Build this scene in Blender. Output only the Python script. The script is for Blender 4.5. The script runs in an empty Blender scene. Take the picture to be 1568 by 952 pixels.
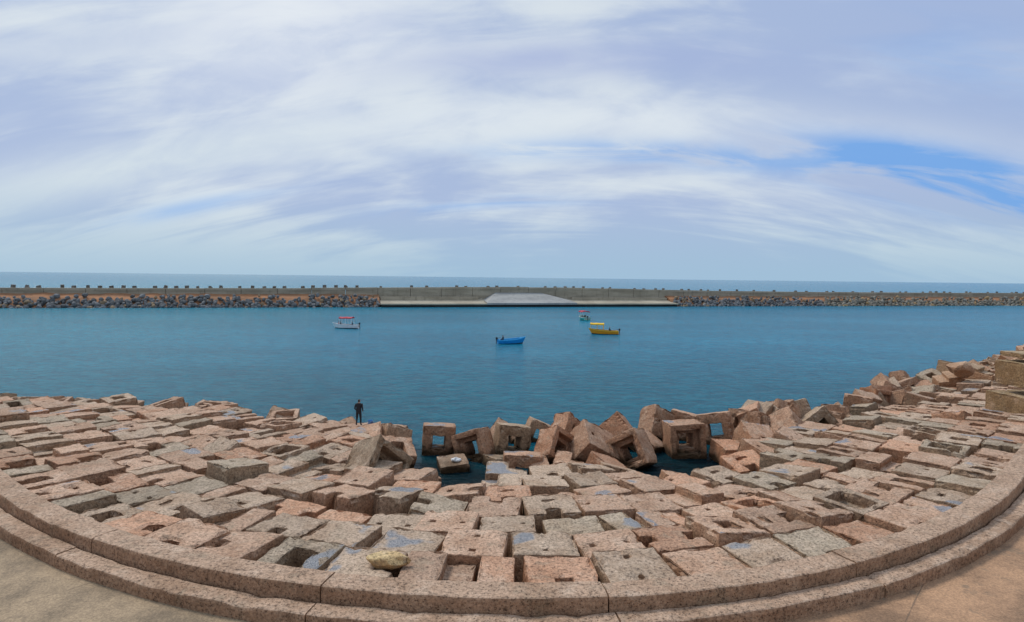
import bpy, bmesh, math, random
import numpy as np
from mathutils import Vector, Matrix, Euler, noise
random.seed(7); rng=np.random.default_rng(7)
scene=bpy.context.scene
R=math.radians
# ---------------------------------------------------------------- node helpers
class NT:
    def __init__(s,tree): s.t=tree; s.n=tree.nodes; s.l=tree.links
    def new(s,typ,**k):
        n=s.n.new(typ)
        for a,b in k.items(): setattr(n,a,b)
        return n
    def put(s,sock,v):
        if v is None: return
        if hasattr(v,'is_output') or isinstance(v,bpy.types.NodeSocket): s.l.new(v,sock)
        else:
            if isinstance(v,(tuple,list)) and len(v)==3 and sock.type=='RGBA': v=(*v,1)
            sock.default_value=v
    def m(s,op,a,b=None,c=None,clamp=False):
        n=s.new('ShaderNodeMath',operation=op,use_clamp=clamp)
        s.put(n.inputs[0],a); s.put(n.inputs[1],b); s.put(n.inputs[2],c)
        return n.outputs[0]
    def mix(s,f,a,b,blend='MIX'):
        n=s.new('ShaderNodeMix',data_type='RGBA',blend_type=blend)
        s.put(n.inputs[0],f); s.put(n.inputs[6],a); s.put(n.inputs[7],b)
        return n.outputs[2]
    def noise(s,vec,scale,detail=4,rough=.55,dist=0):
        n=s.new('ShaderNodeTexNoise'); s.put(n.inputs['Vector'],vec)
        n.inputs['Scale'].default_value=scale; n.inputs['Detail'].default_value=detail
        n.inputs['Roughness'].default_value=rough; n.inputs['Distortion'].default_value=dist
        return n.outputs[0]
    def vor(s,vec,scale):
        n=s.new('ShaderNodeTexVoronoi'); s.put(n.inputs['Vector'],vec); n.inputs['Scale'].default_value=scale
        return n.outputs[0]
    def ramp(s,v,lo,hi,a=0.,b=1.):
        n=s.new('ShaderNodeMapRange',interpolation_type='SMOOTHSTEP'); s.put(n.inputs[0],v)
        n.inputs[1].default_value=lo; n.inputs[2].default_value=hi; n.inputs[3].default_value=a; n.inputs[4].default_value=b
        return n.outputs[0]
    def pos(s): return s.new('ShaderNodeNewGeometry').outputs['Position']
    def scalev(s,v,sc):
        n=s.new('ShaderNodeVectorMath',operation='MULTIPLY'); s.put(n.inputs[0],v); n.inputs[1].default_value=sc
        return n.outputs[0]
def mat(name):
    m=bpy.data.materials.new(name); m.use_nodes=True
    nt=NT(m.node_tree); b=m.node_tree.nodes['Principled BSDF']
    return m,nt,b
def bump(nt,b,h,strength,dist):
    n=nt.new('ShaderNodeBump'); n.inputs['Strength'].default_value=strength; n.inputs['Distance'].default_value=dist
    nt.put(n.inputs['Height'],h); nt.l.new(n.outputs[0],b.inputs['Normal']); return n

def concrete(name,base,attr=False,puddle=False,pit=1.,wet=False,stain=(.68,.58,.50),rough=.9):
    m,nt,b=mat(name); p=nt.pos()
    col=base
    if attr:
        a=nt.new('ShaderNodeVertexColor',layer_name='Col'); col=a.outputs[0]
    nb=nt.noise(p,.6,5,.65)
    big=nt.ramp(nb,.42,.66)
    col=nt.mix(nt.m('MULTIPLY',big,.6),col,nt.mix(1.,col,stain,'MULTIPLY'))
    n11=nt.noise(p,1.1,5,.7)
    pale=nt.ramp(n11,.50,.70)
    col=nt.mix(nt.m('MULTIPLY',pale,.5),col,(.64,.51,.40))
    col=nt.mix(nt.ramp(n11,.47,.33,0,.5),col,(.33,.27,.20))
    n3=nt.noise(p,2.6,6,.75)
    col=nt.mix(nt.ramp(n3,.59,.69,0,.4),col,(.20,.16,.115))
    fine=nt.noise(p,10,5,.8)
    col=nt.mix(1.,col,nt.mix(nt.ramp(fine,.3,.7),(.60,.58,.56),(1.36,1.34,1.30)),'MULTIPLY')
    pits=nt.ramp(nt.vor(p,11),.05,.30)
    pits2=nt.m('MULTIPLY',pits,nt.ramp(fine,.28,.42))
    col=nt.mix(nt.m('MULTIPLY',nt.m('SUBTRACT',1.,pits2),.5*pit),col,nt.mix(1.,col,(.3,.25,.22),'MULTIPLY'))
    rg=rough
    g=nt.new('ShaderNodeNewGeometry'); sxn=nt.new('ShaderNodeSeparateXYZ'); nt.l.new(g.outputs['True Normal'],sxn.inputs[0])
    col=nt.mix(nt.ramp(sxn.outputs[2],.2,.8),nt.mix(1.,col,(.76,.65,.56),'MULTIPLY'),col)  # side faces tinted darker than lit tops: shade put into the colour
    if puddle:
        up=nt.ramp(sxn.outputs[2],.9,.97)
        pm=nt.m('MULTIPLY',up,nt.ramp(nt.noise(p,.33,3,.5),.635,.67))
        col=nt.mix(nt.m('MULTIPLY',pm,.8),col,(.24,.26,.29)); rg=nt.m('SUBTRACT',rough,nt.m('MULTIPLY',pm,rough-.15))
    if wet:
        sx2=nt.new('ShaderNodeSeparateXYZ'); nt.l.new(p,sx2.inputs[0])
        wz=nt.ramp(nt.m('ADD',sx2.outputs[2],nt.m('MULTIPLY',nt.noise(p,1.,3,.5),.8)),.55,1.15)
        col=nt.mix(wz,nt.mix(1.,col,(.17,.17,.13),'MULTIPLY'),col)
    nt.put(b.inputs['Base Color'],col); nt.put(b.inputs['Roughness'],rg)
    b.inputs['Specular IOR Level'].default_value=.25
    h=nt.m('ADD',nt.m('MULTIPLY',pits2,.5),nt.m('ADD',nt.m('MULTIPLY',nt.noise(p,6,6,.7),.8),nt.m('MULTIPLY',n3,1.1)))
    bump(nt,b,h,.85,.08)
    return m
def simple(name,col,rough=.5,var=.15,sc=6,metal=0):
    m,nt,b=mat(name); tc=nt.new('ShaderNodeTexCoord')
    n=nt.noise(tc.outputs['Object'],sc,5,.6)
    c=nt.mix(nt.ramp(n,.35,.7),tuple(x*(1-var) for x in col),tuple(min(1,x*(1+var)) for x in col))
    nt.put(b.inputs['Base Color'],c); b.inputs['Roughness'].default_value=rough; b.inputs['Metallic'].default_value=metal
    bump(nt,b,n,.15,.02)
    return m
# ---------------------------------------------------------------- mesh helpers
def add_obj(name,me,parent=None,mats=()):
    o=bpy.data.objects.new(name,me); scene.collection.objects.link(o)
    for m in mats: me.materials.append(m)
    if parent: o.parent=parent
    return o
def from_arrays(name,V,T,cols=None,mats=(),smooth=False,parent=None):
    me=bpy.data.meshes.new(name)
    V=np.asarray(V,dtype=np.float32); T=np.asarray(T,dtype=np.int32)
    k=T.shape[1]
    me.vertices.add(len(V)); me.vertices.foreach_set('co',V.ravel())
    me.loops.add(T.size); me.loops.foreach_set('vertex_index',T.ravel())
    me.polygons.add(len(T)); me.polygons.foreach_set('loop_start',np.arange(0,T.size,k,dtype=np.int32))
    me.polygons.foreach_set('loop_total',np.full(len(T),k,dtype=np.int32))
    me.polygons.foreach_set('use_smooth',np.full(len(T),smooth,dtype=bool))
    me.update(calc_edges=True)
    if cols is not None:
        a=me.color_attributes.new('Col','FLOAT_COLOR','POINT')
        c=np.ones((len(V),4),dtype=np.float32); c[:,:3]=cols; a.data.foreach_set('color',c.ravel())
    me.validate()
    return add_obj(name,me,parent,mats)
def stamp(templates,items):
    Vs,Ts,Cs=[],[],[]; off=0
    for tid,M,c in items:
        v,t=templates[tid]; A=np.array(M)
        w=v@A[:3,:3].T+A[:3,3]
        Vs.append(w); Ts.append(t+off); Cs.append(np.repeat(np.array([c]),len(v),0)); off+=len(v)
    return np.concatenate(Vs),np.concatenate(Ts),np.concatenate(Cs)
def bm_tris(bm):
    bmesh.ops.triangulate(bm,faces=bm.faces[:])
    bm.verts.index_update()
    return np.array([v.co[:] for v in bm.verts]),np.array([[v.index for v in f.verts] for f in bm.faces])
def polycube(gx,gy,gz,occ,seed,maxe=.30,bev=.045,amp=.022):
    bm=bmesh.new(); vd={}
    def V(i,j,k):
        if (i,j,k) not in vd: vd[(i,j,k)]=bm.verts.new((gx[i],gy[j],gz[k]))
        return vd[(i,j,k)]
    nx,ny,nz=len(gx)-1,len(gy)-1,len(gz)-1
    def O(i,j,k): return 0<=i<nx and 0<=j<ny and 0<=k<nz and occ(i,j,k)
    for i in range(nx):
        for j in range(ny):
            for k in range(nz):
                if not O(i,j,k): continue
                F=[((-1,0,0),[(0,0,0),(0,0,1),(0,1,1),(0,1,0)]),((1,0,0),[(1,0,0),(1,1,0),(1,1,1),(1,0,1)]),
                   ((0,-1,0),[(0,0,0),(1,0,0),(1,0,1),(0,0,1)]),((0,1,0),[(0,1,0),(0,1,1),(1,1,1),(1,1,0)]),
                   ((0,0,-1),[(0,0,0),(0,1,0),(1,1,0),(1,0,0)]),((0,0,1),[(0,0,1),(1,0,1),(1,1,1),(0,1,1)])]
                for d,q in F:
                    if not O(i+d[0],j+d[1],k+d[2]):
                        try: bm.faces.new([V(i+a,j+b,k+c) for a,b,c in q])
                        except ValueError: pass
    bm.normal_update()
    es=[e for e in bm.edges if len(e.link_faces)==2 and e.calc_face_angle(0)>.5]
    bmesh.ops.bevel(bm,geom=es,offset=bev,segments=2,profile=.5,affect='EDGES',clamp_overlap=True)
    bm.normal_update()
    for _ in range(4):
        bmesh.ops.triangulate(bm,faces=bm.faces[:])
        le=[e for e in bm.edges if e.calc_length()>maxe]
        if not le: break
        bmesh.ops.subdivide_edges(bm,edges=le,cuts=1)
    bmesh.ops.triangulate(bm,faces=bm.faces[:])
    bm.normal_update()
    off=Vector((seed*13.7,seed*5.1,seed*9.3))
    for v in bm.verts:
        n=noise.noise(v.co*1.3+off); n2=noise.noise(v.co*4+off)
        ang=max([e.calc_face_angle(0) for e in v.link_edges if len(e.link_faces)==2]+[0])
        d=v.normal*(n*amp*1.8+n2*amp)
        if ang>.3: d-=v.normal*(max(0,noise.noise(v.co*2.1+off*2)+.04)*.20+max(0,noise.noise(v.co*6+off))*.05)
        v.co+=d
    r=bm_tris(bm); bm.free(); return r
T=[]; names={}
def tpl(key,*a,n=2,**k):
    for s in range(n):
        names.setdefault(key,[]).append(len(T)); T.append(polycube(*a,seed=len(T)+1,**k))
g3=[-1,-.38,.38,1]; gh=[-.7,.7]
tpl('hollow',g3,g3,gh,lambda i,j,k:not(i==1 and j==1))
tpl('u',g3,g3,gh,lambda i,j,k:not(i==1 and j in(0,1)))
gl=[-1,-.62,-.48,.48,.62,1]
tpl('solid',gl,[-1,-.07,.07,1],[-.7,.48,.7],lambda i,j,k:not(k==1 and j==1 and i in(1,3)),n=3)
tpl('notch',[-1,-.26,.26,1],[-1,-.42,1],gh,lambda i,j,k:not(i==1 and j==0),n=3)
tpl('l',[-1,.1,1],[-1,-.1,1],gh,lambda i,j,k:not(i==1 and j==1))
tpl('half',[-1,1],[-.5,.5],gh,lambda i,j,k:True)
g5=[-1,-.66,-.40,.40,.66,1]
tpl('frame',g5,g5,[-.8,.35,.8],lambda i,j,k:not((1<=i<=3 and 1<=j<=3 and k==1) or (i==2 and j==2)))
tpl('h',[-1,-.26,.26,1],[-1,-.55,.55,1],gh,lambda i,j,k:not(i==1 and j in(0,2)))
tpl('step',[-1,.15,1],[-1,1],[-.7,.35,.7],lambda i,j,k:not(i==1 and k==1))
tpl('notchlift',[-1,-.28,.28,1],[-1,-.45,.3,.45,1],[-.7,.45,.7],lambda i,j,k:not(i==1 and j==0) and not(k==1 and j==2 and i==1))
tpl('box',[-1,1],[-1,1],gh,lambda i,j,k:True,n=3)
# ---------------------------------------------------------------- layout curves (metres)
def wall(x):
    x=np.asarray(x,dtype=float)
    l=15.35+.0205*x**2; r=15.35+.0227*x**2
    y=np.where(x<0,l,r)
    y=np.where(x<-20,15.35+.0205*400+.82*(-20-x),y)
    y=np.where(x>21,15.35+.0227*441+.953*(x-21),y)
    return y
EX=[-130,-60,-44,-27.6,-22,-18,-14,-9,0,10,20,30,40,72,110,160]
EY=[ 70,  53, 49.5,48.8,47.5,45.5,43.5,42.5,42,43,46.5,52,60,86,118,165]
DX=[-130,-60,-44,-27.6,-22,-18,-14,-9,-7.5,-6,-1,0.5,6,7.5,13,15,20,23,26,30,32,40,72,110,160]
DY=[ 70,  53, 49.5,48.8,47.5,45.5,43.5,42,36,30.6,30.8,33.2,33,31.0,31.3,37,42,43,43.5,51,53,59,85,117,164]
edge=lambda x:np.interp(x,EX,EY); dense=lambda x:np.interp(x,DX,DY)
def zs(x,y):
    w=wall(x); t=np.clip((y-w-1)/(edge(x)-w-1),0,1)
    z=3.35-2.15*t**.9
    g=np.exp(-((np.asarray(x)-3.5)/11)**2)
    return z-.55*g*np.clip((np.asarray(y)-26)/7,0,1)
def blockcolor(t=0):
    b=np.array([.53,.365,.265]); r=random.random()
    if r<.14: b=np.array([.55,.335,.225])
    elif r<.40: b=np.array([.50,.385,.29])
    elif r<.50: b=np.array([.43,.355,.27])
    return b*random.uniform(.82,1.12)
items=[]
xs=np.arange(-150,190,.5); y=wall(xs)+1.55
ker=np.exp(-.5*(np.arange(-14,15)*.5/2.2)**2); ker/=ker.sum()
keys=['solid','notch','u','hollow','l','half','h','step','notchlift','box','frame']
wts=[.24,.18,.06,.04,.05,.08,.06,.09,.13,.13,.01]
row=0
while row<26:
    dydx=np.gradient(y,xs)
    s=np.concatenate([[0],np.cumsum(np.hypot(np.diff(xs),np.diff(y)))])
    pos=s[0]+random.random()*2
    rowdz=random.gauss(0,.04)
    while pos<s[-1]:
        k=random.choices(keys,wts)[0]
        w=1.08 if k=='half' else 2.08
        c=pos+w/2; pos+=w+abs(random.gauss(0,.06))+(random.uniform(.12,.35) if random.random()<.10 else 0)
        x=float(np.interp(c,s,xs)); yy=float(np.interp(c,s,y)); sl=float(np.interp(x,xs,dydx))
        if yy>dense(x)-.9 or x<-.92*yy-14 or x>.92*yy+12 or yy>115: continue
        wl=float(wall(x)); t=min(1,max(0,(yy-wl)/(float(edge(x))-wl)))
        if random.random()<.01+.04*t: continue
        flat=1 if abs(x-2)<14 else .7
        yaw=math.atan(sl)+random.gauss(0,.03+.07*t)
        if k=='half': yaw+=math.pi/2; q=random.choice([0,2])
        else: q=random.choice([0,0,0,1,2,3])
        yaw+=q*math.pi/2
        zz=float(zs(x,yy))
        tilt=(.035+.05*t)*flat
        rx,ry=random.gauss(-.03,tilt),random.gauss(0,tilt); dz=random.gauss(0,(.10+.05*t)*flat)+rowdz
        if row==0: dz=min(dz,.12)
        if random.random()<.025+.10*t*t:
            rx+=random.uniform(-.35,.35); ry+=random.uniform(-.35,.35); dz+=random.uniform(0,.35)
        M=Matrix.Translation((x+random.gauss(0,.05+.1*t),yy+random.gauss(0,.06+.1*t),zz-.7+dz))@Euler((rx,ry,0)).to_matrix().to_4x4()@Matrix.Rotation(yaw,4,'Z')@Matrix.Diagonal((random.uniform(.96,1.02),random.uniform(.96,1.02),random.uniform(.95,1.12),1))
        items.append((random.choice(names[k]),M,blockcolor(t)))
    y=y+2.13*np.sqrt(1+dydx**2)
    yp=np.pad(y,14,mode='reflect',reflect_type='odd'); y=np.convolve(yp,ker,'valid')
    row+=1
for i in range(230):
    x=random.uniform(-60,95); e=float(edge(x)); 
    if -13<x<17: continue
    if x<-13 and random.random()<.45: continue
    if 21<x<28.5 and random.random()<.8: continue
    yy=e-abs(random.gauss(0,1.6))+.6
    if yy>112: continue
    k=random.choices(['solid','u','hollow','frame','step','box','half'],[3,2,2,2,1,2,1])[0]
    zt=random.uniform(.1,.6) if x<0 else random.uniform(.3,1.4)
    a_=.3 if x<0 else .5
    M=Matrix.Translation((x,yy,zt))@Euler((random.uniform(-a_,a_),random.uniform(-a_,a_),random.uniform(0,6.3))).to_matrix().to_4x4()
    if random.random()<(.1 if x<0 else .35): M=M@Matrix.Rotation(math.pi/2,4,'X')
    items.append((random.choice(names[k]),M,blockcolor()))
for i in range(26):
    x=random.uniform(42,80); yy=float(edge(x))-random.uniform(1,7)
    M=Matrix.Translation((x,yy,random.uniform(1.6,2.8)))@Euler((random.uniform(-.5,.5),random.uniform(-.5,.5),random.uniform(0,6.3))).to_matrix().to_4x4()
    items.append((random.choice(names[random.choice(['solid','box','u','step','hollow'])]),M,blockcolor()*np.array([1,.95,.85])))
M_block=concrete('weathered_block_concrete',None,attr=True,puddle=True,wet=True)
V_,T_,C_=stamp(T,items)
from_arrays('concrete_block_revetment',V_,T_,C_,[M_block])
print('blocks',len(items),'tris',len(T_))
loose=[(-4.7,40.0,.75,86,4,8,'hollow',1.05),(-2.3,39.0,.6,80,-20,-22,'frame',1.05),(0.1,40.0,.75,84,8,14,'hollow',1.08),(2.9,38.2,.75,62,35,25,'frame',1.05),
(5.2,38.2,.95,30,30,20,'solid',1.2),(7.5,37.7,.8,75,-30,-28,'frame',1.12),(.7,34.8,.35,84,3,3,'hollow',1.1),(11.4,40,1.0,87,-3,4,'frame',1.15),
(14.6,43.2,.9,80,-12,-20,'hollow',1.15),(16.2,40.0,.9,25,12,10,'notch',1.1),(13.9,38.6,.5,8,4,12,'box',.9),(19.6,42.6,.9,50,38,30,'solid',1.2),(4,42.8,.6,70,40,35,'u',1.05),
(7.4,42.0,.75,55,-42,-10,'box',1.05),(-6.6,30.2,1.75,62,40,38,'frame',1.25),(10.6,43.8,.9,66,30,22,'solid',1.15),(12.6,44.2,.8,82,10,-24,'hollow',1.05),(22.8,45.0,.8,70,-35,10,'u',1.05),
(26.5,48.6,.6,40,25,40,'box',.9),(29,51,.9,84,5,-30,'hollow',1.05),(32,53.5,1.0,86,10,20,'frame',1.05),(1.9,43.4,.4,85,25,10,'hollow',.9),(-3.4,36.6,-.05,6,-5,15,'box',.85),(-.6,37.4,-.1,-4,8,30,'notch',.85),
(3.5,36.2,.2,10,5,-12,'l',.9),(13.4,34.6,.6,10,-8,8,'notchlift',1.05),(5.6,35.0,.4,14,20,33,'box',.95),(-6.9,36.8,.7,20,10,24,'u',1.0),(-7.8,40.3,.5,70,24,40,'solid',1.0),
(-.4,43.0,.3,20,30,12,'u',.9),(17.8,44.0,.8,84,20,40,'hollow',1.05),(9.2,41.0,.3,30,10,50,'box',.9),(5.4,41,.3,10,24,5,'half',1.0),(24.5,44.8,.4,15,10,5,'half',1.1),(-11.6,43.2,.3,20,-20,30,'box',.9),(-17.5,46.2,.3,30,20,10,'solid',.95),(35.5,57.5,1.5,30,30,10,'solid',1.),(38.6,60.3,1.5,70,20,40,'hollow',1.),
(15.2,36.6,.9,12,6,20,'solid',1.05),(2.2,34.2,.5,18,-12,10,'l',1.0),(5.8,33.0,.6,-14,12,-8,'solid',1.0),(9.2,33.2,.2,5,12,15,'box',.8),(-4.8,33.0,.15,-6,8,24,'u',.85),(-9.2,39.2,.9,12,-10,10,'notch',1.0)]
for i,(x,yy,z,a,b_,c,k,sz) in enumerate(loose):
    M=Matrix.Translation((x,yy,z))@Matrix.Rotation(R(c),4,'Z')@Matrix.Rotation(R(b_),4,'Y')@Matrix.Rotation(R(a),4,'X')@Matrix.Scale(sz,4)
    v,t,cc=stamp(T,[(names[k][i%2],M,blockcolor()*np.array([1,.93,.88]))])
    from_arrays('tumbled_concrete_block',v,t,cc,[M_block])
# ---------------------------------------------------------------- rubble core under the blocks
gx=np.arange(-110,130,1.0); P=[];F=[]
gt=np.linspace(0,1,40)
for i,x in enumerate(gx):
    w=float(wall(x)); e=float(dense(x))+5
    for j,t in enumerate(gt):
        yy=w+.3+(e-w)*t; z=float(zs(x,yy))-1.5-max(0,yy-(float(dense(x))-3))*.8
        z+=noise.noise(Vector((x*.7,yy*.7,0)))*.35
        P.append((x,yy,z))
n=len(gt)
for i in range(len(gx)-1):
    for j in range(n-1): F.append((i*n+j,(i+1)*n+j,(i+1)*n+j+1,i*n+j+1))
from_arrays('rubble_core_ground',P,F,None,[concrete('rubble_dark',(.13,.09,.065),wet=False)],smooth=True)  # rubble sheet, its dark colour standing in for shade in the block gaps
# ---------------------------------------------------------------- seawall parapet, swept
M_par=concrete('parapet_concrete',(.49,.345,.25),stain=(.60,.53,.46))
def sweep_segments(name,prof,x0s,mats,step=.3,gap=.02,parent=None,sm=.012):
    bm=bmesh.new()
    for a,b in zip(x0s[:-1],x0s[1:]):
        N=max(2,int((b-a)/step)); rings=[]; so=random.gauss(0,.012)
        for i in range(N+1):
            x=a+gap+(b-a-2*gap)*i/N
            y0=float(wall(x))+so; sl=(float(wall(x+.2))-float(wall(x-.2)))/.4
            nx,ny=-sl/math.hypot(1,sl),1/math.hypot(1,sl)
            r=[]
            for (p,z) in prof:
                chip=max(0,noise.noise(Vector((x*1.7,p*2,z*2+5)))-.15)*.12
                jn=noise.noise(Vector((x*.9,p*2,z*2)))*sm*2+noise.noise(Vector((x*4,p*2,z*2)))*sm*1.6; jz=noise.noise(Vector((x*1.3+40,p*3,z*2)))*sm*1.6+noise.noise(Vector((x*5+40,p*3,z*2)))*sm-chip
                r.append(bm.verts.new((x+nx*(p+jn),y0+ny*(p+jn),z+jz+so*.6)))
            rings.append(r)
        m=len(prof)
        for i in range(N):
            for j in range(m): bm.faces.new((rings[i][j],rings[i][(j+1)%m],rings[i+1][(j+1)%m],rings[i+1][j]))
        bm.faces.new(rings[0]); bm.faces.new(rings[-1][::-1])
    bmesh.ops.recalc_face_normals(bm,faces=bm.faces[:])
    me=bpy.data.meshes.new(name); bm.to_mesh(me); bm.free()
    return add_obj(name,me,parent,mats)
joint1=[-90,-70,-55,-42,-31,-21,-12.2,-4.7,2.45,9.6,17.5,27,38,50,64,80,100]
joint2=[-90,-70,-55,-42,-30,-20.5,-12.8,-4.75,2.6,9.9,18,27.5,39,51,65,80,100]
wallE=bpy.data.objects.new('seawall_parapet',None); scene.collection.objects.link(wallE)
def rnd(p0,p1,z0,z1,b=.05):
    return [(p0,z0),(p0,z1-b*2),(p0+.01,z1-b),(p0+b*.4,z1-b*.4),(p0+b,z1),(p0*.6+p1*.4,z1+.012),(p1-b,z1),(p1-b*.4,z1-b*.4),(p1,z1-b),(p1,z0)]
sweep_segments('coping',rnd(-.36,.46,2.2,3.62,.05),joint1,[M_par],parent=wallE)
sweep_segments('lower_ledge',rnd(-.98,-.39,2.2,3.24,.05),joint2,[M_par],parent=wallE)
def promenade():
    bm=bmesh.new(); prev=None
    for x in np.arange(-110,130,1.0):
        a=bm.verts.new((x,float(wall(x))+.2,2.86)); b=bm.verts.new((x,-80,2.86))
        if prev: bm.faces.new((prev[1],b,a,prev[0]))
        prev=(a,b)
    me=bpy.data.meshes.new('promenade_pavement'); bm.to_mesh(me); bm.free()
    m,nt,b=mat('promenade_concrete'); p=nt.pos(); sx=nt.new('ShaderNodeSeparateXYZ'); nt.l.new(p,sx.inputs[0])
    col=nt.mix(nt.ramp(sx.outputs[0],-8,8),(.36,.27,.175),(.42,.255,.15))
    col=nt.mix(1.,col,nt.mix(nt.ramp(nt.noise(p,.45,7,.7),.35,.65),(.58,.58,.58),(1.15,1.13,1.1)),'MULTIPLY')
    col=nt.mix(1.,col,nt.mix(nt.ramp(nt.noise(p,16,6,.85),.35,.65),(.66,.66,.66),(1.24,1.24,1.24)),'MULTIPLY')
    col=nt.mix(nt.m('MULTIPLY',nt.ramp(nt.noise(p,1.3,7,.75),.56,.66),.65),col,(.20,.15,.10))
    jx=nt.m('ABSOLUTE',nt.m('SUBTRACT',nt.m('FRACT',nt.m('MULTIPLY',nt.m('ADD',sx.outputs[0],nt.m('MULTIPLY',sx.outputs[1],-.9)),.13)),.5))
    j=nt.ramp(nt.m('ADD',jx,nt.m('MULTIPLY',nt.noise(p,3,4),.012)),.006,.010)
    col=nt.mix(nt.m('MULTIPLY',nt.m('SUBTRACT',1.,j),.6),col,(.12,.09,.065))
    nt.put(b.inputs['Base Color'],col); b.inputs['Roughness'].default_value=.9
    bump(nt,b,nt.m('ADD',nt.noise(p,14,8,.8),j),.5,.025)
    add_obj('promenade_pavement',me,None,[m])
promenade()
# ---------------------------------------------------------------- rocks
def rock_tpl(seed,sub=2,ang=.35):
    bm=bmesh.new(); bmesh.ops.create_icosphere(bm,subdivisions=sub,radius=1)
    r=random.Random(seed); pl=[(Vector((r.gauss(0,1),r.gauss(0,1),r.gauss(0,1))).normalized(),r.uniform(.6,.85)) for _ in range(9)]
    for v in bm.verts:
        for nrm,d in pl:
            k=v.co.dot(nrm)
            if k>d: v.co-=nrm*(k-d)
        v.co+=v.co*noise.noise(v.co*1.7+Vector((seed,0,0)))*.15
    o=bm_tris(bm); bm.free(); return o
RT=[rock_tpl(i) for i in range(8)]
v,t,c=stamp([rock_tpl(31,4)],[(0,Matrix.Translation((-3.35,17.1,3.55))@Matrix.Diagonal((.60,.32,.24,1)),(.70,.54,.30))])
from_arrays('limestone_rock',v,t,c,[concrete('limestone',(.55,.43,.25),attr=True)])
v,t,c=stamp([rock_tpl(21,3)],[(0,Matrix.Translation((43,58.5,3.2))@Matrix.Diagonal((1.15,1.0,.9,1)),(.50,.33,.22))])
from_arrays('shore_boulder',v,t,c,[M_block])
pil=[]
for (z,sx_,sy_,h,rz) in [(3.2,1.6,1.4,1.35,8),(5.5,1.2,1.1,1.1,6)]:
    for a in (-1,1):
        M=Matrix.Translation((34.3,40.6,z))@Matrix.Rotation(R(rz),4,'Z')@Matrix.Translation((a*sx_*.52,0,0))@Matrix.Diagonal((sx_*.5,sy_,h/.7*.72,1))
        pil.append((names['box'][0 if a<0 else 1],M,(.40,.30,.18)))
pil.append((names['box'][1],Matrix.Translation((34.3,40.6,6.75))@Matrix.Diagonal((1.0,.95,.22,1)),(.42,.32,.20)))
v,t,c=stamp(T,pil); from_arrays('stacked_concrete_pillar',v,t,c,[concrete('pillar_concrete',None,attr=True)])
# ---------------------------------------------------------------- far breakwater
B0=Vector((0,239,0)); E=Vector((.9604,.2785,0)); Nn=Vector((-.2785,.9604,0))
def bw(s,p,z): return B0+E*s+Nn*p+Vector((0,0,z))
def top(s): return 6.2+1.35*math.exp(-((s-5)/80)**2)
def strip(name,sec,s0,s1,step,mats,parent=None,jit=.0):
    bm=bmesh.new(); rings=[]
    N=int((s1-s0)/step)
    for i in range(N+1):
        s=s0+(s1-s0)*i/N
        rings.append([bm.verts.new(bw(s,p+noise.noise(Vector((s*.3,p,z)))*jit,z+noise.noise(Vector((s*.25,p*3,z+9)))*jit)) for p,z in sec(s)])
    for i in range(N):
        for j in range(len(rings[0])-1): bm.faces.new((rings[i][j],rings[i+1][j],rings[i+1][j+1],rings[i][j+1]))
    bm.faces.new(rings[0]); bm.faces.new(rings[-1][::-1])
    bmesh.ops.recalc_face_normals(bm,faces=bm.faces[:])
    me=bpy.data.meshes.new(name); bm.to_mesh(me); bm.free(); return add_obj(name,me,parent,mats)
def far_conc(name,base,dark):
    m,nt,b=mat(name); p=nt.pos()
    n1=nt.noise(nt.scalev(p,(.12,.12,.6)),1.,5,.6); n2=nt.noise(nt.scalev(p,(.5,.5,.12)),1.6,6,.7)
    c=nt.mix(nt.ramp(n1,.35,.65),dark,base); c=nt.mix(nt.m('MULTIPLY',nt.ramp(n2,.5,.7),.5),c,tuple(x*.55 for x in dark))
    nt.put(b.inputs['Base Color'],c); b.inputs['Roughness'].default_value=.9; bump(nt,b,n2,.5,.2); return m
M_fw=far_conc('breakwater_wall_concrete',(.42,.37,.28),(.31,.27,.20))
M_fs=far_conc('quay_slab_concrete',(.43,.39,.30),(.33,.29,.22))
M_fr=far_conc('slipway_concrete',(.37,.375,.36),(.28,.285,.28))
M_fo=far_conc('earth_bank',(.40,.185,.085),(.26,.135,.07))
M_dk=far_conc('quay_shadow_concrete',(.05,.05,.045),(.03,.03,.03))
bwE=bpy.data.objects.new('breakwater_sea_wall',None); scene.collection.objects.link(bwE)
s=-280
while s<470:
    L=12+random.uniform(-.5,.5); dz=random.uniform(-.08,.08)
    strip('crest_wall_panel',lambda q,dz=dz:[(9,-1),(9,top(q)+dz-.9),(8.8,top(q)+dz-.9),(8.8,top(q)+dz),(11.4,top(q)+dz),(11.4,-1)],s,s+L-.15,4,[M_fw],bwE)
    s+=L
strip('mound_bank',lambda q:[(-1,-1),(4.2,2.5),(5.2,3.0),(8.98,4.45),(8.98,-1)],-280,-50.5,2,[M_fo],bwE,.4)
strip('mound_bank',lambda q:[(-1,-1),(4.2,2.5),(5.2,2.9),(8.98,4.1),(8.98,-1)],72.6,470,2,[M_fo],bwE,.4)
quay=bpy.data.objects.new('boat_landing_quay',None); scene.collection.objects.link(quay)
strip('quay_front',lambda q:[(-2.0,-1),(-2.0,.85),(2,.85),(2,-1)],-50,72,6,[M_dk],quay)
strip('quay_slab',lambda q:[(-2.6,.86),(-2.6,1.35),(3,1.6),(8.7,2.9),(8.7,.86)],-50.3,72.4,3,[M_fs],quay,.06)
strip('quay_step',lambda q:[(6.2,2.2),(6.2,3.6),(8.6,3.65),(8.6,2.2)],-50,-12,6,[M_fw],quay)
strip('quay_step',lambda q:[(6.2,2.2),(6.2,3.4),(8.6,3.45),(8.6,2.2)],28,72,6,[M_fw],quay)
bm=bmesh.new()
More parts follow.
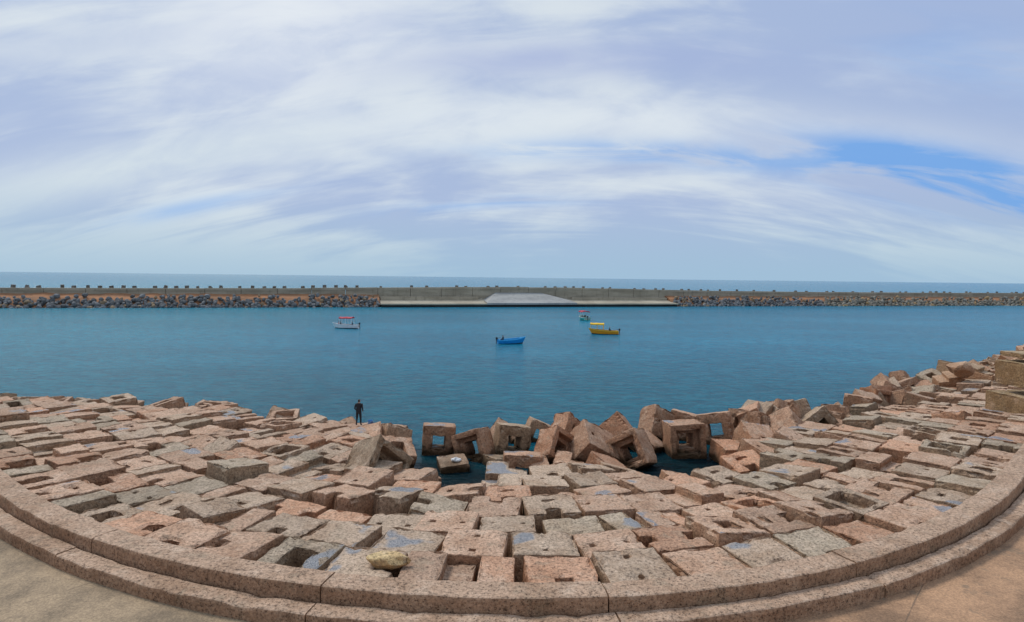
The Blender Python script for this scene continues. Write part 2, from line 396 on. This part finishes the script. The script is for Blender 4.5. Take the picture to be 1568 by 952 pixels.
pts=[bw(-10.5,-2.7,.9),bw(26.5,-2.7,.9),bw(26.5,-2.7,1.55),bw(-10.5,-2.7,1.55),bw(-4.5,8.6,5.3),bw(15,8.6,5.3),bw(-9.5,8.6,2.5),bw(27,8.6,2.5),bw(-1,1,2.6),bw(17.5,1,2.6)]
vs=[bm.verts.new(p) for p in pts]
for f in [(0,1,2,3),(3,2,9,8),(8,9,5,4),(3,8,4,6),(2,7,5,9)]: bm.faces.new([vs[i] for i in f])
bmesh.ops.recalc_face_normals(bm,faces=bm.faces[:])
me=bpy.data.meshes.new('slipway_ramp'); bm.to_mesh(me); bm.free(); add_obj('slipway_ramp',me,quay,[M_fr])
it=[]
for s in np.arange(-275,465,1.1):
    if -51<s<73: continue
    big_=.5+.5*noise.noise(Vector((s*.03,3,1)))*1.6
    for rr in range(6):
        p=-1.6+rr*1.25+random.gauss(0,.35); z=max(-.2,(p+1)*.58)+random.gauss(0,.2)+.15
        if rr>=4 and random.random()<(.3 if big_>.5 else .7): continue
        sz=random.uniform(.55,1.1); g=random.uniform(.09,.21)
        col=(g*.92,g*.97,g)
        if random.random()<.08: col=(.28,.2,.12)
        if s>150: col=(col[0]*1.2+.03,col[1]*1.12+.02,col[2]*1.0)
        w=bw(s+random.gauss(0,.4),p,z)
        it.append((random.randrange(8),Matrix.Translation(w)@Euler((random.random()*6,random.random()*6,random.random()*6)).to_matrix().to_4x4()@Matrix.Diagonal((sz,sz*random.uniform(.7,1.1),sz*random.uniform(.6,1),1)),col))
v,t,c=stamp(RT,it)
m_,nt_,b_=mat('riprap_rock'); a_=nt_.new('ShaderNodeVertexColor',layer_name='Col'); p_=nt_.pos(); n_=nt_.noise(p_,1.5,5,.7)
nt_.put(b_.inputs['Base Color'],nt_.mix(1.,a_.outputs[0],nt_.mix(nt_.ramp(n_,.35,.65),(.7,.7,.7),(1.2,1.2,1.2)),'MULTIPLY')); b_.inputs['Roughness'].default_value=.85; bump(nt_,b_,n_,.5,.15)
from_arrays('breakwater_riprap_rocks',v,t,c,[m_])
it=[]; s=-270
while s<460:
    if s<-60: d=random.choice([3.4,3.6,4.2,6.5]); h=random.uniform(.6,1.0)
    else: d=random.choice([3.2,4.,4.5,6.,9,12]); h=random.uniform(.3,.65)
    s+=d
    g=random.uniform(.10,.18)
    w=bw(s,13.2+random.random(),top(s)+h-.8)
    it.append((random.choice(names['box']+names['step']+names['notch']),Matrix.Translation(w)@Euler((random.gauss(0,.1),random.gauss(0,.1),random.random()*3)).to_matrix().to_4x4()@Matrix.Diagonal((.5,.5,1.2,1)),(g*1.15,g,g*.85)))
v,t,c=stamp(T,it)
from_arrays('breakwater_armour_blocks',v,t,c,[m_])
# ---------------------------------------------------------------- sea
def sea():
    m,nt,b=mat('sea_water'); p=nt.pos(); sx=nt.new('ShaderNodeSeparateXYZ'); nt.l.new(p,sx.inputs[0])
    big=nt.ramp(nt.noise(nt.scalev(p,(.018,.05,1)),1.,4,.6,.5),.35,.7)
    col=nt.mix(big,(.002,.155,.255),(.004,.20,.32))
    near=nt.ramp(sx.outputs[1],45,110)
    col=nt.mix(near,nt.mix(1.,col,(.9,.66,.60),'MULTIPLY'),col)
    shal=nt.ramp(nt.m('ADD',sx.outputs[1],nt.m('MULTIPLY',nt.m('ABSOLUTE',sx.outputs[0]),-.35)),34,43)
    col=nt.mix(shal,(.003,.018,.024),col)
    lf=nt.ramp(sx.outputs[0],-90,-15,1,0)
    col=nt.mix(nt.m('MULTIPLY',lf,.4),col,(.02,.25,.31))
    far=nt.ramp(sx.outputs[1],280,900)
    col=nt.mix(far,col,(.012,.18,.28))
    r1=nt.noise(nt.scalev(p,(.42,.95,1)),1.,4,.62,.5)
    r2=nt.noise(nt.scalev(p,(1.4,3.2,1)),1.,4,.65,.4)
    r3=nt.noise(nt.scalev(p,(.08,.2,1)),1.,3,.5)
    h=nt.m('ADD',nt.m('ADD',nt.m('MULTIPLY',r1,.45),nt.m('MULTIPLY',r2,.22)),nt.m('MULTIPLY',r3,.4))
    dk=nt.ramp(nt.m('ADD',nt.m('MULTIPLY',r1,.5),nt.m('MULTIPLY',r2,.5)),.42,.58)
    col=nt.mix(1.,col,nt.mix(dk,(.66,.72,.78),(1.35,1.22,1.18)),'MULTIPLY')  # ripple light and shade painted into the water colour, on top of the bump
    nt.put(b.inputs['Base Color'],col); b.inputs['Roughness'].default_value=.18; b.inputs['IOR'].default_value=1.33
    b.inputs['Specular IOR Level'].default_value=.15
    bump(nt,b,h,1.,1.0)
    bm=bmesh.new(); X=[-40000,-3000,-500,-100,0,100,500,3000,40000]; Y=[10,60,140,300,1000,5000,40000]
    g=[[bm.verts.new((x,yy,0)) for x in X] for yy in Y]
    for j in range(len(Y)-1):
        for i in range(len(X)-1): bm.faces.new((g[j][i],g[j][i+1],g[j+1][i+1],g[j+1][i]))
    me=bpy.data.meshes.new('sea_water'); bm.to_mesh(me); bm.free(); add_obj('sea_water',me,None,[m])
sea()
# ---------------------------------------------------------------- people
M_skin=simple('skin',(.38,.22,.15),.6); M_hair=simple('hair',(.02,.016,.013),.7)
M_shoe=simple('shoes',(.03,.03,.03),.6)
def person(name,loc,rz,pose,top_col,leg_col,parent=None,scale=1.):
    E0=bpy.data.objects.new(name,None); scene.collection.objects.link(E0); E0.location=loc; E0.rotation_euler=(0,0,rz); E0.scale=(scale,)*3
    if parent: E0.parent=parent
    st=pose=='stand'; ph=.95 if st else .50
    J={'pel':((0,0,ph),(.15,.11)),'spi':((0,.0 if st else .02,ph+.22),(.145,.10)),'che':((0,.01 if st else .05,ph+.40),(.17,.12)),'nek':((0,.02 if st else .08,ph+.53),(.06,.06)),
       'hb':((0,.03 if st else .10,ph+.61),(.065,.075)),'hm':((0,.035 if st else .11,ph+.69),(.078,.095)),'ht':((0,.03 if st else .10,ph+.775),(.055,.065))}
    L=[('pel','spi','t'),('spi','che','t'),('che','nek','t'),('nek','hb','s'),('hb','hm','s'),('hm','ht','h')]
    for sg,n_ in((-1,'l'),(1,'r')):
        J['sh'+n_]=((sg*.19,.01 if st else .05,ph+.45),(.068,.07))
        if st:
            J['el'+n_]=((sg*.27,-.02,ph+.17),(.052,.052)); J['wr'+n_]=((sg*(.21),.17,ph+.02),(.036,.036)); J['ha'+n_]=((sg*.18,.23,ph-.01),(.03,.036))
            J['hi'+n_]=((sg*.10,0,ph-.08),(.095,.1)); J['kn'+n_]=((sg*.125,.03,.50),(.066,.068)); J['an'+n_]=((sg*.14,-.02 if sg<0 else .03,.10),(.045,.045)); J['to'+n_]=((sg*.17,.16,.045),(.045,.035))
        else:
            J['el'+n_]=((sg*.26,.12,ph+.20),(.052,.052)); J['wr'+n_]=((sg*.17,.34,ph+.16),(.036,.036)); J['ha'+n_]=((sg*.15,.41,ph+.14),(.03,.036))
            J['hi'+n_]=((sg*.11,.05,ph-.01),(.095,.1)); J['kn'+n_]=((sg*.15,.46,ph+.02),(.068,.068)); J['an'+n_]=((sg*.15,.50,.10),(.045,.045)); J['to'+n_]=((sg*.17,.66,.045),(.045,.035))
        L+=[('che','sh'+n_,'t'),('sh'+n_,'el'+n_,'t'),('el'+n_,'wr'+n_,'t'),('wr'+n_,'ha'+n_,'s'),('pel','hi'+n_,'l'),('hi'+n_,'kn'+n_,'l'),('kn'+n_,'an'+n_,'l'),('an'+n_,'to'+n_,'o')]
    ks=list(J); me=bpy.data.meshes.new('b'); me.from_pydata([J[k][0] for k in ks],[(ks.index(a),ks.index(b)) for a,b,_ in L],[])
    o=bpy.data.objects.new('b',me); scene.collection.objects.link(o)
    o.modifiers.new('s','SKIN')
    for i,k in enumerate(ks):
        me.skin_vertices[0].data[i].radius=J[k][1]; me.skin_vertices[0].data[i].use_root=(k=='pel')
    sb=o.modifiers.new('ss','SUBSURF'); sb.levels=2
    dg=bpy.context.evaluated_depsgraph_get(); m2=bpy.data.meshes.new_from_object(o.evaluated_get(dg)); bpy.data.objects.remove(o)
    mt=simple('jacket',top_col,.8); ml=simple('trousers',leg_col,.85)
    mats=[mt,M_skin,M_hair,ml,M_shoe]; idx={'t':0,'s':1,'h':2,'l':3,'o':4}
    m2.materials.clear()
    add_obj('body',m2,E0,mats)
    for p in m2.polygons:
        c=p.center; best=9;bi='t'
        for a,b,k in L:
            A=Vector(J[a][0]);Bv=Vector(J[b][0]); tt=max(0,min(1,(c-A).dot(Bv-A)/(Bv-A).length_squared)); dd=(c-A.lerp(Bv,tt)).length
            if dd<best: best=dd;bi=k
        hy=J['hm'][0]
        if bi in'sh' and c.z>ph+.58: bi='h' if (c.z>hy[2]+.045 or (c.y<hy[1]-.02 and c.z>ph+.6)) else 's'
        if bi=='t' and c.z<ph-.12 and st: bi='l'
        p.material_index=idx[bi]; p.use_smooth=True
    bm=bmesh.new(); hx,hy,hz=J['hm'][0]
    bmesh.ops.create_cone(bm,segments=8,radius1=.018,radius2=.006,depth=.05,matrix=Matrix.Translation((0,hy+.098,hz-.005))@Matrix.Rotation(R(20),4,'X'),cap_ends=True)
    for sg in(-1,1):
        bmesh.ops.create_uvsphere(bm,u_segments=8,v_segments=6,radius=.03,matrix=Matrix.Translation((sg*.08,hy,hz-.01))@Matrix.Diagonal((.35,.6,1,1)))
    me=bpy.data.meshes.new('nose_ears'); bm.to_mesh(me); bm.free(); add_obj('nose_and_ears',me,E0,[M_skin])
    bm=bmesh.new()
    for sg in(-1,1): bmesh.ops.create_uvsphere(bm,u_segments=8,v_segments=6,radius=.011,matrix=Matrix.Translation((sg*.032,hy+.088,hz+.012)))
    bmesh.ops.create_cube(bm,size=1,matrix=Matrix.Translation((0,hy+.088,hz-.05))@Matrix.Diagonal((.045,.012,.01,1)))
    me=bpy.data.meshes.new('eyes'); bm.to_mesh(me); bm.free(); add_obj('eyes_and_mouth',me,E0,[M_hair])
    for sg,n_ in((-1,'l'),(1,'r')):
        W=Vector(J['wr'+n_][0]);H=Vector(J['ha'+n_][0]); dr=(H-W).normalized(); side=Vector((1,0,0)); dn=Vector((0,0,-1))
        vs=[H]; es=[]; rad=[.026]
        for f in range(4):
            a=H+dr*.035+side*(f-1.5)*.02; ln=[.032,.038,.035,.027][f]
            q=[a,a+dr*ln,a+dr*ln*1.5+dn*ln*.7,a+dr*ln*1.5+dn*ln*1.4]
            i0=len(vs); vs+=q; rad+=[.0095,.009,.008,.007]; es+=[(0,i0),(i0,i0+1),(i0+1,i0+2),(i0+2,i0+3)]
        i0=len(vs); a=H-side*sg*.03; vs+=[a,a+dr*.03-side*sg*.015,a+dr*.055+dn*.01]; rad+=[.012,.010,.008]; es+=[(0,i0),(i0,i0+1),(i0+1,i0+2)]
        me=bpy.data.meshes.new('h'); me.from_pydata(vs,es,[]); o=bpy.data.objects.new('h',me); scene.collection.objects.link(o)
        o.modifiers.new('s','SKIN')
        for i in range(len(vs)): me.skin_vertices[0].data[i].radius=(rad[i],rad[i]); me.skin_vertices[0].data[i].use_root=(i==0)
        o.modifiers.new('ss','SUBSURF').levels=1
        dg=bpy.context.evaluated_depsgraph_get(); m3=bpy.data.meshes.new_from_object(o.evaluated_get(dg)); bpy.data.objects.remove(o)
        m3.materials.clear(); add_obj('hand_'+n_,m3,E0,[M_skin])
    return E0
person('fisherman',(-10.3,41.4,1.30),R(-8),'stand',(.012,.013,.018),(.015,.015,.02),scale=1.05)
v,t,c=stamp(T,[(names['solid'][0],Matrix.Translation((-10.3,41.4,.58))@Matrix.Rotation(R(12),4,'Z'),(.50,.34,.25)),(names['box'][0],Matrix.Translation((-8.2,41.5,.50))@Matrix.Rotation(R(-9),4,'Z'),(.48,.34,.25)),(names['notch'][0],Matrix.Translation((-12.5,42.1,.50))@Matrix.Rotation(R(4),4,'Z'),(.48,.34,.25))])
from_arrays('flat_concrete_block',v,t,c,[M_block])
def bag(name,loc,sz,col):
    bm=bmesh.new(); bmesh.ops.create_icosphere(bm,subdivisions=3,radius=1)
    for v in bm.verts:
        v.co.x*=sz[0];v.co.y*=sz[1];v.co.z*=sz[2]
        if v.co.z<-.5*sz[2]: v.co.z=-.5*sz[2]
        v.co*=1+.25*noise.noise(v.co*7)
        if v.co.z>.6*sz[2]: v.co.x*=.5; v.co.z*=1.15
    me=bpy.data.meshes.new(name); bm.to_mesh(me); bm.free(); o=add_obj(name,me,None,[simple(name+'_cloth',col,.7,.3,9)]); o.location=loc
bag('fishing_bag',(-9.35,41.1,1.42),(.3,.2,.24),(.02,.05,.12)); bag('plastic_bag',(-8.7,41.0,1.34),(.24,.18,.22),(.7,.72,.75)); bag('backpack',(-8.1,41.2,1.36),(.26,.2,.2),(.25,.05,.04))
bag('plastic_bag',(-3.2,36.3,.60),(.3,.2,.14),(.65,.66,.66))
def bucket():
    bm=bmesh.new(); bmesh.ops.create_cone(bm,segments=20,radius1=.13,radius2=.17,depth=.32,cap_ends=False)
    bmesh.ops.create_circle(bm,segments=20,radius=.13,cap_ends=True,matrix=Matrix.Translation((0,0,-.158)))
    me=bpy.data.meshes.new('bucket'); bm.to_mesh(me); bm.free(); o=add_obj('bucket',me,None,[simple('bucket_plastic',(.1,.3,.6),.4)]); o.location=(-9.6,41.8,1.45)
bucket()
# ---------------------------------------------------------------- boats
def tube(bm,a,b,r):
    a=Vector(a);b=Vector(b);d=b-a
    M=Matrix.Translation((a+b)/2)@d.to_track_quat('Z','Y').to_matrix().to_4x4()
    bmesh.ops.create_cone(bm,segments=8,radius1=r,radius2=r,depth=d.length,cap_ends=True,matrix=M)
def boat(loc,rz,L,B,D,c_hull,c_in,c_trim,canopy=None,engine=True,people=(),name='motor_boat'):
    E0=bpy.data.objects.new(name,None); scene.collection.objects.link(E0); E0.location=loc; E0.rotation_euler=(R(random.uniform(-2,2)),R(random.uniform(-1.5,.5)),rz)
    mh=simple('hull_paint',c_hull,.4); mi=simple('deck_paint',c_in,.6); mt=simple('trim_paint',c_trim,.5); ma=simple('antifouling',(.04,.05,.05),.7)
    N=16; bm=bmesh.new(); rings=[]
    def st(t):
        b=B/2*(1-max(0,(t-.45)/.55)**2.2)*(.86+.14*min(1,t/.3)); sh=D*(1+.55*t**2.6); return b,sh
    for i in range(N+1):
        t=i/N; b,sh=st(t); b=max(b,.02); x=-L/2+L*t
        rk=lambda z:x-(.12*L*(1-z/sh) if t>.6 else 0)*((t-.6)/.4 if t>.6 else 0)
        kz=-.22+.25*max(0,t-.7)/.3
        pr=[(0,kz),(b*.62,-.12+.2*max(0,t-.6)),(b*.84,.13+.2*max(0,t-.7)),(b,sh*.8),(b+.04,sh*.8+.01),(b+.04,sh),(b-.05,sh),(b*.82-.04 if b>.1 else b*.5,.28*D if t<.93 else sh*.9),(0,.24*D if t<.93 else sh*.9)]
        ring=[]
        for sg in (1,-1):
            seq=pr if sg==1 else pr[-2:0:-1]
            ring+=[bm.verts.new((rk(max(0,z)),sg*yy,z)) for yy,z in seq]
        rings.append(ring)
    m=len(rings[0])
    for i in range(N):
        for j in range(m):
            f=bm.faces.new((rings[i][j],rings[i+1][j],rings[i+1][(j+1)%m],rings[i][(j+1)%m]))
            f.material_index=3 if (j<2 or j>=m-2) else 0 if (j<3 or j>=m-3) else (2 if j in(3,4,5,m-6,m-5,m-4) else 1)
    bm.faces.new(rings[0]); bm.faces.new(rings[-1][::-1])
    bmesh.ops.recalc_face_normals(bm,faces=bm.faces[:])
    me=bpy.data.meshes.new('hull'); bm.to_mesh(me); bm.free(); add_obj('hull',me,E0,[mh,mi,mt,ma])
    bm=bmesh.new()
    for t,zz in((.06,.85),(.32,.6),(.58,.62)):
        b,sh=st(t); bmesh.ops.create_cube(bm,size=1,matrix=Matrix.Translation((-L/2+L*t,0,D*zz))@Matrix.Diagonal((.28 if t>.1 else .1,b*1.8,.05 if t>.1 else D*.5,1)))
    b,sh=st(.85); bmesh.ops.create_cube(bm,size=1,matrix=Matrix.Translation((-L/2+L*.84,0,sh-.09))@Matrix.Diagonal((L*.12,b*1.4,.04,1)))
    me=bpy.data.meshes.new('thwarts'); bm.to_mesh(me); bm.free(); add_obj('thwarts',me,E0,[mi])
    if engine:
        bm=bmesh.new()
        bmesh.ops.create_cube(bm,size=1,matrix=Matrix.Translation((-L/2-.18,0,D+.25))@Matrix.Diagonal((.36,.28,.42,1)))
        bmesh.ops.bevel(bm,geom=bm.edges[:],offset=.06,segments=2,affect='EDGES')
        tube(bm,(-L/2-.2,0,D+.1),(-L/2-.28,0,-.4),.07); tube(bm,(-L/2,0,D+.2),(-L/2+.5,.1,D+.35),.025)
        me=bpy.data.meshes.new('outboard_engine'); bm.to_mesh(me); bm.free(); add_obj('outboard_engine',me,E0,[simple('engine_black',(.02,.02,.022),.4)])
    if canopy:
        x0,x1,h,cc=canopy
        bm=bmesh.new(); nx,ny=8,6; g=[]
        for i in range(nx+1):
            r_=[]
            for j in range(ny+1):
                x=x0+(x1-x0)*i/nx; yy=B*.48*(2*j/ny-1); z=h+.16*(1-(2*j/ny-1)**2)-.05*abs(math.sin(i/nx*math.pi*2))
                r_.append(bm.verts.new((x,yy,z)))
            g.append(r_)
        for i in range(nx):
            for j in range(ny): bm.faces.new((g[i][j],g[i+1][j],g[i+1][j+1],g[i][j+1]))
        def val(seq):
            lo=[bm.verts.new((v.co.x,v.co.y,v.co.z-.20)) for v in seq]
            for a in range(len(seq)-1): bm.faces.new((seq[a],seq[a+1],lo[a+1],lo[a]))
        val([g[i][0] for i in range(nx+1)]); val([g[i][ny] for i in range(nx+1)]); val(g[0]); val(g[nx])
        me=bpy.data.meshes.new('canopy'); bm.to_mesh(me); bm.free(); add_obj('canopy',me,E0,[simple('canopy_fabric',cc,.7)])
        bm=bmesh.new()
        for x in (x0+.1,(x0+x1)/2,x1-.1):
            b,sh=st((x+L/2)/L)
            for sg in(-1,1): tube(bm,(x,sg*(b-.02),sh*.95),(x,sg*B*.45,h-.02),.04)
        for sg in(-1,1): tube(bm,(x0,sg*B*.45,h-.05),(x1,sg*B*.45,h-.05),.03)
        me=bpy.data.meshes.new('canopy_posts'); bm.to_mesh(me); bm.free(); add_obj('canopy_posts',me,E0,[mt])
    for (x,yy,rr,tc,pose) in people:
        person('passenger',(x,yy,D*.3),rr,pose,tc,(.03,.035,.06),parent=E0)
    return E0
W=(.85,.85,.84)
boat((-36.2,133,0),R(176),5.9,1.9,.80,W,(.6,.62,.62),(.8,.8,.8),canopy=(-1.7,1.2,2.35,(.55,.02,.04)),people=[(.9,.3,R(-90),(.03,.03,.04),'sit'),(1.5,-.3,R(-80),(.4,.03,.03),'sit'),(-1.6,0,R(-60),(.04,.05,.1),'sit')])
boat((.1,106,0),R(12),5.0,1.75,.75,(.01,.27,.68),(.02,.30,.62),(.03,.42,.8),people=[(-1.5,0,R(60),(.02,.02,.025),'sit')])
boat((19,126,0),R(174),6.2,1.9,.78,(.85,.33,.01),(.5,.30,.05),(.88,.46,.02),canopy=(-.1,2.7,2.15,(.9,.52,.02)),people=[(-1.2,0,R(70),(.02,.02,.03),'sit')])
boat((19.9,168,0),R(105),5.0,2.4,.85,(.03,.45,.38),(.3,.5,.45),(.5,.6,.6),canopy=(-1.6,1.2,2.4,(.55,.03,.05)),people=[(.2,-.4,R(80),(.03,.03,.03),'sit'),(.2,.4,R(80),(.1,.1,.15),'sit')])
# ---------------------------------------------------------------- sky, light
w=bpy.data.worlds.new('World'); scene.world=w; w.use_nodes=True; nt=NT(w.node_tree)
bg=w.node_tree.nodes['Background']; bg.inputs['Strength'].default_value=.1
SUN_EL=R(52); SUN_AZ=R(-50)
sky=nt.new('ShaderNodeTexSky',sky_type='NISHITA'); sky.sun_disc=False; sky.sun_elevation=SUN_EL; sky.sun_rotation=SUN_AZ
tc=nt.new('ShaderNodeTexCoord'); sx=nt.new('ShaderNodeSeparateXYZ'); nt.l.new(tc.outputs['Generated'],sx.inputs[0])
X,Y,Z=sx.outputs
az=nt.m('ARCTAN2',X,Y); el=nt.m('ARCSINE',Z)
d=nt.m('SUBTRACT',az,.07); KK=.27
wv=nt.m('ADD',el,nt.m('MULTIPLY',nt.m('MULTIPLY',d,d),KK))
cv=nt.new('ShaderNodeCombineXYZ'); nt.put(cv.inputs[0],az); nt.put(cv.inputs[1],wv)
C=cv.outputs[0]
n1=nt.noise(nt.scalev(C,(1.7,6.0,1)),1.,5,.5,.5)
n2=nt.noise(nt.scalev(C,(3.6,19,1)),1.,7,.58,1.0)
n3=nt.noise(nt.scalev(C,(1.2,3.0,1)),1.3,3,.5,.2)
n4=nt.noise(nt.scalev(C,(2.4,32,1)),1.,6,.58,.8)
n5=nt.noise(nt.scalev(C,(6,14,1)),1.,6,.6,.6)
st=nt.m('ADD',nt.m('MULTIPLY',n1,.52),nt.m('ADD',nt.m('MULTIPLY',n2,.17),nt.m('MULTIPLY',n3,.28)))
st=nt.m('ADD',st,nt.m('MULTIPLY',n5,.10))
low=nt.ramp(el,R(4),R(12),1,0)
st=nt.m('ADD',st,nt.m('MULTIPLY',low,nt.m('MULTIPLY',nt.m('SUBTRACT',n4,.5),.30)))
def k10(c): return tuple(x*10 for x in c)
cl=nt.mix(nt.ramp(st,.465,.60),k10((.40,.50,.72)),k10((.70,.77,.83)))
def blob(a,sa,b,sb):
    p=nt.m('DIVIDE',nt.m('SUBTRACT',az,a),sa); q=nt.m('DIVIDE',nt.m('SUBTRACT',wv,b),sb)
    return nt.m('EXPONENT',nt.m('MULTIPLY',nt.m('ADD',nt.m('MULTIPLY',p,p),nt.m('MULTIPLY',q,q)),-1.))
def wat(azd,eld): a=R(azd); return R(eld)+KK*(a-.07)**2
def soft(bl,amt): return nt.m('MULTIPLY',nt.m('MULTIPLY',bl,amt),nt.ramp(n5,.25,.6,.55,1.))
cl=nt.mix(soft(blob(R(5),.75,wat(5,14.8),.036),.75),cl,k10((.77,.83,.88)))
cl=nt.mix(soft(blob(R(-32),.30,wat(-32,8.5),.035),.65),cl,k10((.70,.79,.81)))
cl=nt.mix(soft(blob(R(3),.35,wat(3,19.8),.03),.75),cl,k10((.38,.46,.72)))
cl=nt.mix(soft(blob(R(-36),.25,wat(-36,16.5),.025),.6),cl,k10((.45,.54,.74)))
b1=nt.m('ADD',nt.m('MULTIPLY',blob(R(13),.26,wat(13,11.4),.018),.62),nt.m('ADD',nt.m('MULTIPLY',blob(R(33),.13,wat(35,9.2),.022),.9),nt.m('MULTIPLY',blob(R(41),.20,wat(40,5.8),.030),1.3)))
b2=nt.m('ADD',nt.m('MULTIPLY',blob(R(-30),.14,wat(-30,4.8),.012),.5),nt.m('MULTIPLY',blob(R(-2),.16,wat(-2,7.0),.010),.4))
b3=nt.m('MULTIPLY',blob(R(36),.12,wat(36,16.5),.04),.25)
bs=nt.m('MULTIPLY',nt.m('ADD',nt.m('ADD',b1,b2),b3),nt.ramp(n2,.35,.58))
bs=nt.m('MINIMUM',nt.m('MULTIPLY',bs,1.25),.9)
cl=nt.mix(soft(blob(R(-20),.20,wat(-20,22),.12),.75),cl,k10((.84,.88,.92)))
cl=nt.mix(nt.m('MULTIPLY',blob(R(42),.30,wat(40,19),.16),.6),cl,k10((.36,.47,.73)))
blue=nt.mix(.85,sky.outputs[0],k10((.14,.38,.84)))
cl=nt.mix(.95,sky.outputs[0],cl)
hz=nt.ramp(el,R(-1),R(8),1,0)
c=nt.mix(nt.m('MULTIPLY',hz,.85),cl,k10((.35,.53,.68)))
c=nt.mix(nt.m('MULTIPLY',bs,nt.ramp(el,R(2),R(6))),c,blue)
nt.put(bg.inputs['Color'],c)
sl=bpy.data.lights.new('sun','SUN'); sl.energy=2.0; sl.angle=R(16); sl.color=(1,.94,.86)
so=bpy.data.objects.new('sun',sl); scene.collection.objects.link(so)
dv=Vector((math.sin(SUN_AZ)*math.cos(SUN_EL),math.cos(SUN_AZ)*math.cos(SUN_EL),math.sin(SUN_EL)))
so.rotation_euler=dv.to_track_quat('Z','Y').to_euler()
# ---------------------------------------------------------------- camera
cam=bpy.data.cameras.new('camera'); co=bpy.data.objects.new('camera',cam); scene.collection.objects.link(co)
co.location=(0,0,11.5); co.rotation_euler=(R(90),R(-.66),0); cam.lens=21.44; cam.sensor_width=36; cam.shift_y=-.0328
cam.clip_start=.1; cam.clip_end=100000
scene.camera=co
scene.view_settings.view_transform='Standard'; scene.view_settings.look='None'; scene.view_settings.exposure=0
